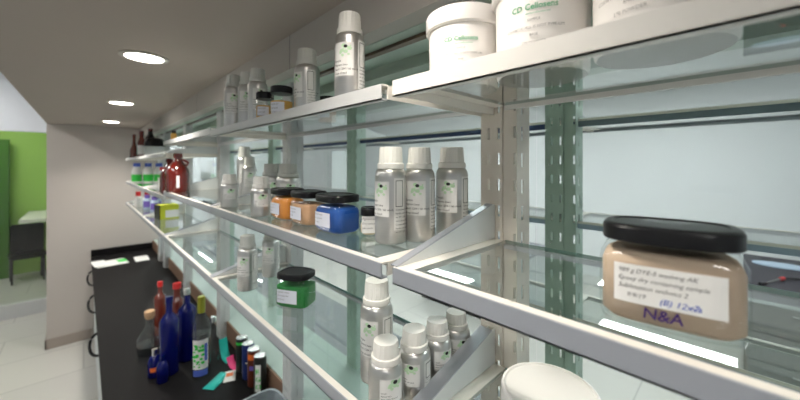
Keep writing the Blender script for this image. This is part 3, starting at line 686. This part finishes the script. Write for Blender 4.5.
c = can('slim black can with a green collar and gold top, farthest of the four', (.552, 1.678, ZB), face(.56, 1.68), 'can_dark', None); print_on(c, .0270, [(-.035, .035, .138, .15)], 'greenlab', 'green_collar')

def sachet(label, m, loc, w, l, rz, seed, tilt=.0, print_m=None):
    t = thing('foil_sachet', label, 'sachet', loc, rz, 'crumpled foil sachets')
    rnd = random.Random(seed); bm = bmesh.new(); nx, ny = 8, 12
    top = {}; bot = {}
    for i in range(nx+1):
        for j in range(ny+1):
            u, v = i/nx-.5, j/ny-.5
            e = max(0, 1-(2*abs(u))**3)*max(0, 1-(2*abs(v))**4)
            z = .008*e+.002*rnd.random()*e + .0015 + tilt*max(0, v)*max(0, v)
            top[i, j] = bm.verts.new((u*w, v*l, z)); bot[i, j] = bm.verts.new((u*w, v*l, .0005 + tilt*max(0, v)*max(0, v)))
    for i in range(nx):
        for j in range(ny):
            bm.faces.new((top[i, j], top[i+1, j], top[i+1, j+1], top[i, j+1])); bm.faces.new((bot[i, j], bot[i, j+1], bot[i+1, j+1], bot[i+1, j]))
    for i in range(nx):
        bm.faces.new((top[i, 0], bot[i, 0], bot[i+1, 0], top[i+1, 0])); bm.faces.new((top[i, ny], top[i+1, ny], bot[i+1, ny], bot[i, ny]))
    for j in range(ny):
        bm.faces.new((top[0, j], top[0, j+1], bot[0, j+1], bot[0, j])); bm.faces.new((top[nx, j], bot[nx, j], bot[nx, j+1], top[nx, j+1]))
    link('packet', bm, m, t, ang=60)
    if print_m: box('printed_band', print_m, (-w*.3, w*.3, -l*.2, l*.1, .0105, .0125), t)
sachet('flat teal foil sachet lying between the leafy bottle and the cans', 'teal', (.445, 1.68, ZB), .055, .12, -.9, 1)
sachet('white foil sachet with orange and pink print lying beside the teal one', 'paper', (.497, 1.675, ZB), .05, .085, -.35, 2, print_m='orange_print')
sachet('bright pink foil sachet tucked behind the white one', 'pink', (.535, 1.745, ZB), .035, .07, .2, 3, .15)
sachet('second teal foil sachet standing against the brown backsplash', 'teal', (.53, 1.84, ZB), .04, .09, .1, 4, .35)

# magazines at the wall end
t = thing('leaflet_stack', 'loose white leaflets with a green corner at the far left of the worktop', 'leaflet', (.17, 4.42, ZB), .12)
box('sheet', 'paper', (-.09, .15, -.12, .12, 0, .006), t); s2 = box('top_sheet', 'paper', (-.105, .0, -.10, .16, .0065, .012), t); box('green_corner', 'greenlab', (.085, .155, -.04, .08, .0062, .0085), t)
o = box('pamphlet', 'paper', (.385, .50, 4.30, 4.52, ZB, ZB+.006)); tag(o, 'small white pamphlet near the far slotted uprights on the worktop', 'leaflet')
bm = bmesh.new()
# open tub, bottom edge of the picture
t = thing('plastic_tub', 'shallow clear plastic tub on the worktop at the bottom edge, below the cans', 'tub', (.455, 1.19, ZB))
outer = [sq(.085, .105, 5, 0), sq(.095, .115, 5, .10), sq(.102, .122, 5, .103), sq(.102, .122, 5, .108), sq(.093, .113, 5, .108), sq(.083, .103, 5, .004)]
link('tub_body', rings(bmesh.new(), outer), 'tub_grey', t, ang=40)
simple_bottle('small_vial', 'little white-capped bottle standing in the clear tub', (.50, 1.20, ZB+.005), [(.015, 0), (.016, .003), (.016, .05), (.011, .058)], 'greenlab', [(.013, .055), (.013, .085)], 'cap')

# ---------------------------------------------------------------- rear side
box('grey_worktop', 'grey_top', (.895, 1.33, -.57, 4.87, .85, .88), bev=.003)
tag(bpy.data.objects['grey_worktop'], 'dark grey worktop on the far side of the glass partition', 'worktop')
for k in range(6):
    y0 = -.57+.907*k
    t = thing('rear_base_cabinet', 'white base cabinet under the rear grey worktop, %s from the near end' % ['first', 'second', 'third', 'fourth', 'fifth', 'sixth'][k], 'cabinet', (1.1, y0+.45, 0), 0, 'cabinets under the rear worktop')
    box('body', 'white_cab', (-.19, .18, -.45, .45, .08, .849), t); box('door', 'white_cab', (.182, .20, -.445, .445, .1, .845), t, bev=.002); box('toe_kick', 'black', (-.17, .15, -.45, .45, 0, .08), t)
def island(label, x0, x1, y0, y1, body, top, edge, zt=.88):
    t = thing('island_cabinet', label, 'cabinet', ((x0+x1)/2, (y0+y1)/2, 0)); a, b = (x1-x0)/2, (y1-y0)/2
    box('toe_kick', 'black', (-a+.0, a-.05, -b, b-.0, 0, .11), t)
    box('body', body, (-a+.02, a-.02, -b+.01, b-.01, .11, zt-.08), t)
    box('worktop_edge', edge, (-a, a, -b, b, zt-.08, zt-.03), t)
    box('worktop', top, (-a, a, -b, b, zt-.03, zt), t, bev=.003)
    n = max(1, round(2*b/.6)); 
    for i in range(n):
        for j in range(3):
            y = -b+.015+i*(2*b-.03)/n; z = .13+j*.225
            d = box('drawer', body, (-a, -a+.018, y+.004, y+(2*b-.03)/n-.004, z, z+.215), t, bev=.002)
            box('handle', 'silver', (-a-.022, -a-.012, y+(b-.015)/n-.06, y+(b-.015)/n+.06, z+.17, z+.18), d)
island('grey drawer island with a charcoal top at the right, carrying the red tool', 3.79, 5.35, -2.4, -.01, 'grey_cab', 'dark_top', 'white_cab')
island('pale island cabinet with a black base seen beyond the partition glass in the middle', 3.47, 4.15, 1.6, 3.16, 'white_cab', 'grey_top', 'white_cab')
# tools on the island
t = thing('red_handled_tool', 'red-handled flat tool lying on the charcoal island top', 'tool', (4.93, -.27, .88), -PI/2)
bm = bmesh.new(); tube(bm, [(0, 0, .041), (.12, 0, .041), (.30, 0, .041)], .04, 12); link('handle', bm, 'red', t)
link('blade', rings(bmesh.new(), [sq(.20, .12, 2, .002), sq(.20, .12, 2, .012)]), 'palegrey', t); t.children[-1].location = (.24, -.32, 0)
t = thing('wire_probe', 'thin wire probe with black ends and a red joint on the island top', 'tool', (4.07, -.13, .88), -.41)
bm = bmesh.new(); tube(bm, [(0, 0, .014), (.2, .0, .02), (.27, 0, .02)], .006, 8); link('wire', bm, 'ink_grey', t)
bm = bmesh.new(); tube(bm, [(-.06, 0, .014), (0, 0, .014)], .016, 10); link('black_clip', bm, 'black', t)
bm = bmesh.new(); tube(bm, [(.25, 0, .02), (.30, 0, .02)], .014, 10); link('red_joint', bm, 'red', t)
bm = bmesh.new(); tube(bm, [(.30, 0, .02), (.5, -.10, .012)], .009, 8); link('black_lead', bm, 'black', t)
# brush on rear middle shelf
t = thing('pump_bottle', 'small white bottle with a brown angled top at the right edge of the rear shelf', 'bottle', (1.035, -.232, ZM))
link('body', lathe([(.010, 0), (.011, .002), (.011, .035), (.009, .038)], 24), 'cap', t)
bm = bmesh.new(); bx(bm, -.006, .006, -.007, .005, .037, .062); bx(bm, -.006, .006, -.03, .005, .055, .062); link('angled_top', bm, 'brown', t)
# far open wall shelves in the rear room
t = thing('wall_shelf_unit', 'white open shelf unit far back in the rear room, behind the silver bottles', 'shelf', (4.8, 6.9, 0), .4)
box('side_panel', 'white_cab', (.42, .46, -.25, .15, .9, 2.2), t); box('side_panel', 'white_cab', (-.46, -.42, -.25, .15, .9, 2.2), t); box('back_panel', 'white_wall', (-.42, .42, .12, .15, .9, 2.2), t)
for z in (1.2, 1.54, 1.86): box('shelf_board', 'shelf_metal', (-.42, .42, -.25, .12, z, z+.03), t)
box('end_notice', 'yellow', (.36, .46, -.255, -.25, 1.78, 1.84), t); box('blue_notice', 'ink_blue', (.38, .46, -.255, -.25, 1.9, 2.0), t)
t = thing('tall_cupboard', 'tall white cupboard against the rear wall, left of the open shelves', 'cupboard', (2.6, 7.9, 0))
box('body', 'white_cab', (-.5, .5, -.25, .25, 0, 2.2), t); 
for k in (-1, 1):
    d = box('door', 'white_cab', (min(0.003*k, .495*k), max(.003*k, .495*k), -.27, -.25, .08, 2.18), t, bev=.003); box('handle', 'silver', (.04*k-.006, .04*k+.006, -.3, -.29, 1.0, 1.2), d)

# ---------------------------------------------------------------- office beyond the corridor
t = thing('white_counter', 'white high counter inside the green office', 'table', (-.60, 7.85, 0))
box('counter_top', 'cap', (-.08, .48, -.60, .7, 1.02, 1.07), t); box('support_panel', 'cap', (.3, .36, -.45, .5, 0, 1.02), t)
t = thing('black_chair', 'black upholstered chair in front of the white counter in the office', 'chair', (-.66, 8.05, 0), .15)
box('backrest', 'black', (-.18, .2, .12, .18, .40, .90), t, bev=.02); box('seat', 'black', (-.2, .2, -.2, .14, .38, .46), t, bev=.02)
for x in (-.17, .17):
    for y in (-.17, .12): 
        bm = bmesh.new(); tube(bm, [(x, y, 0), (x, y, .39)], .014, 8); link('leg', bm, 'black', t)
t = thing('light_switch', 'small white double switch plate on the lime green office wall', 'light switch', (-1.33, 8.6, 1.62)); box('plate', 'cap', (-.06, .06, -.012, 0, -.08, .08), t, bev=.003); box('rocker', 'paper', (-.02, .02, -.018, -.012, -.04, .04), t)
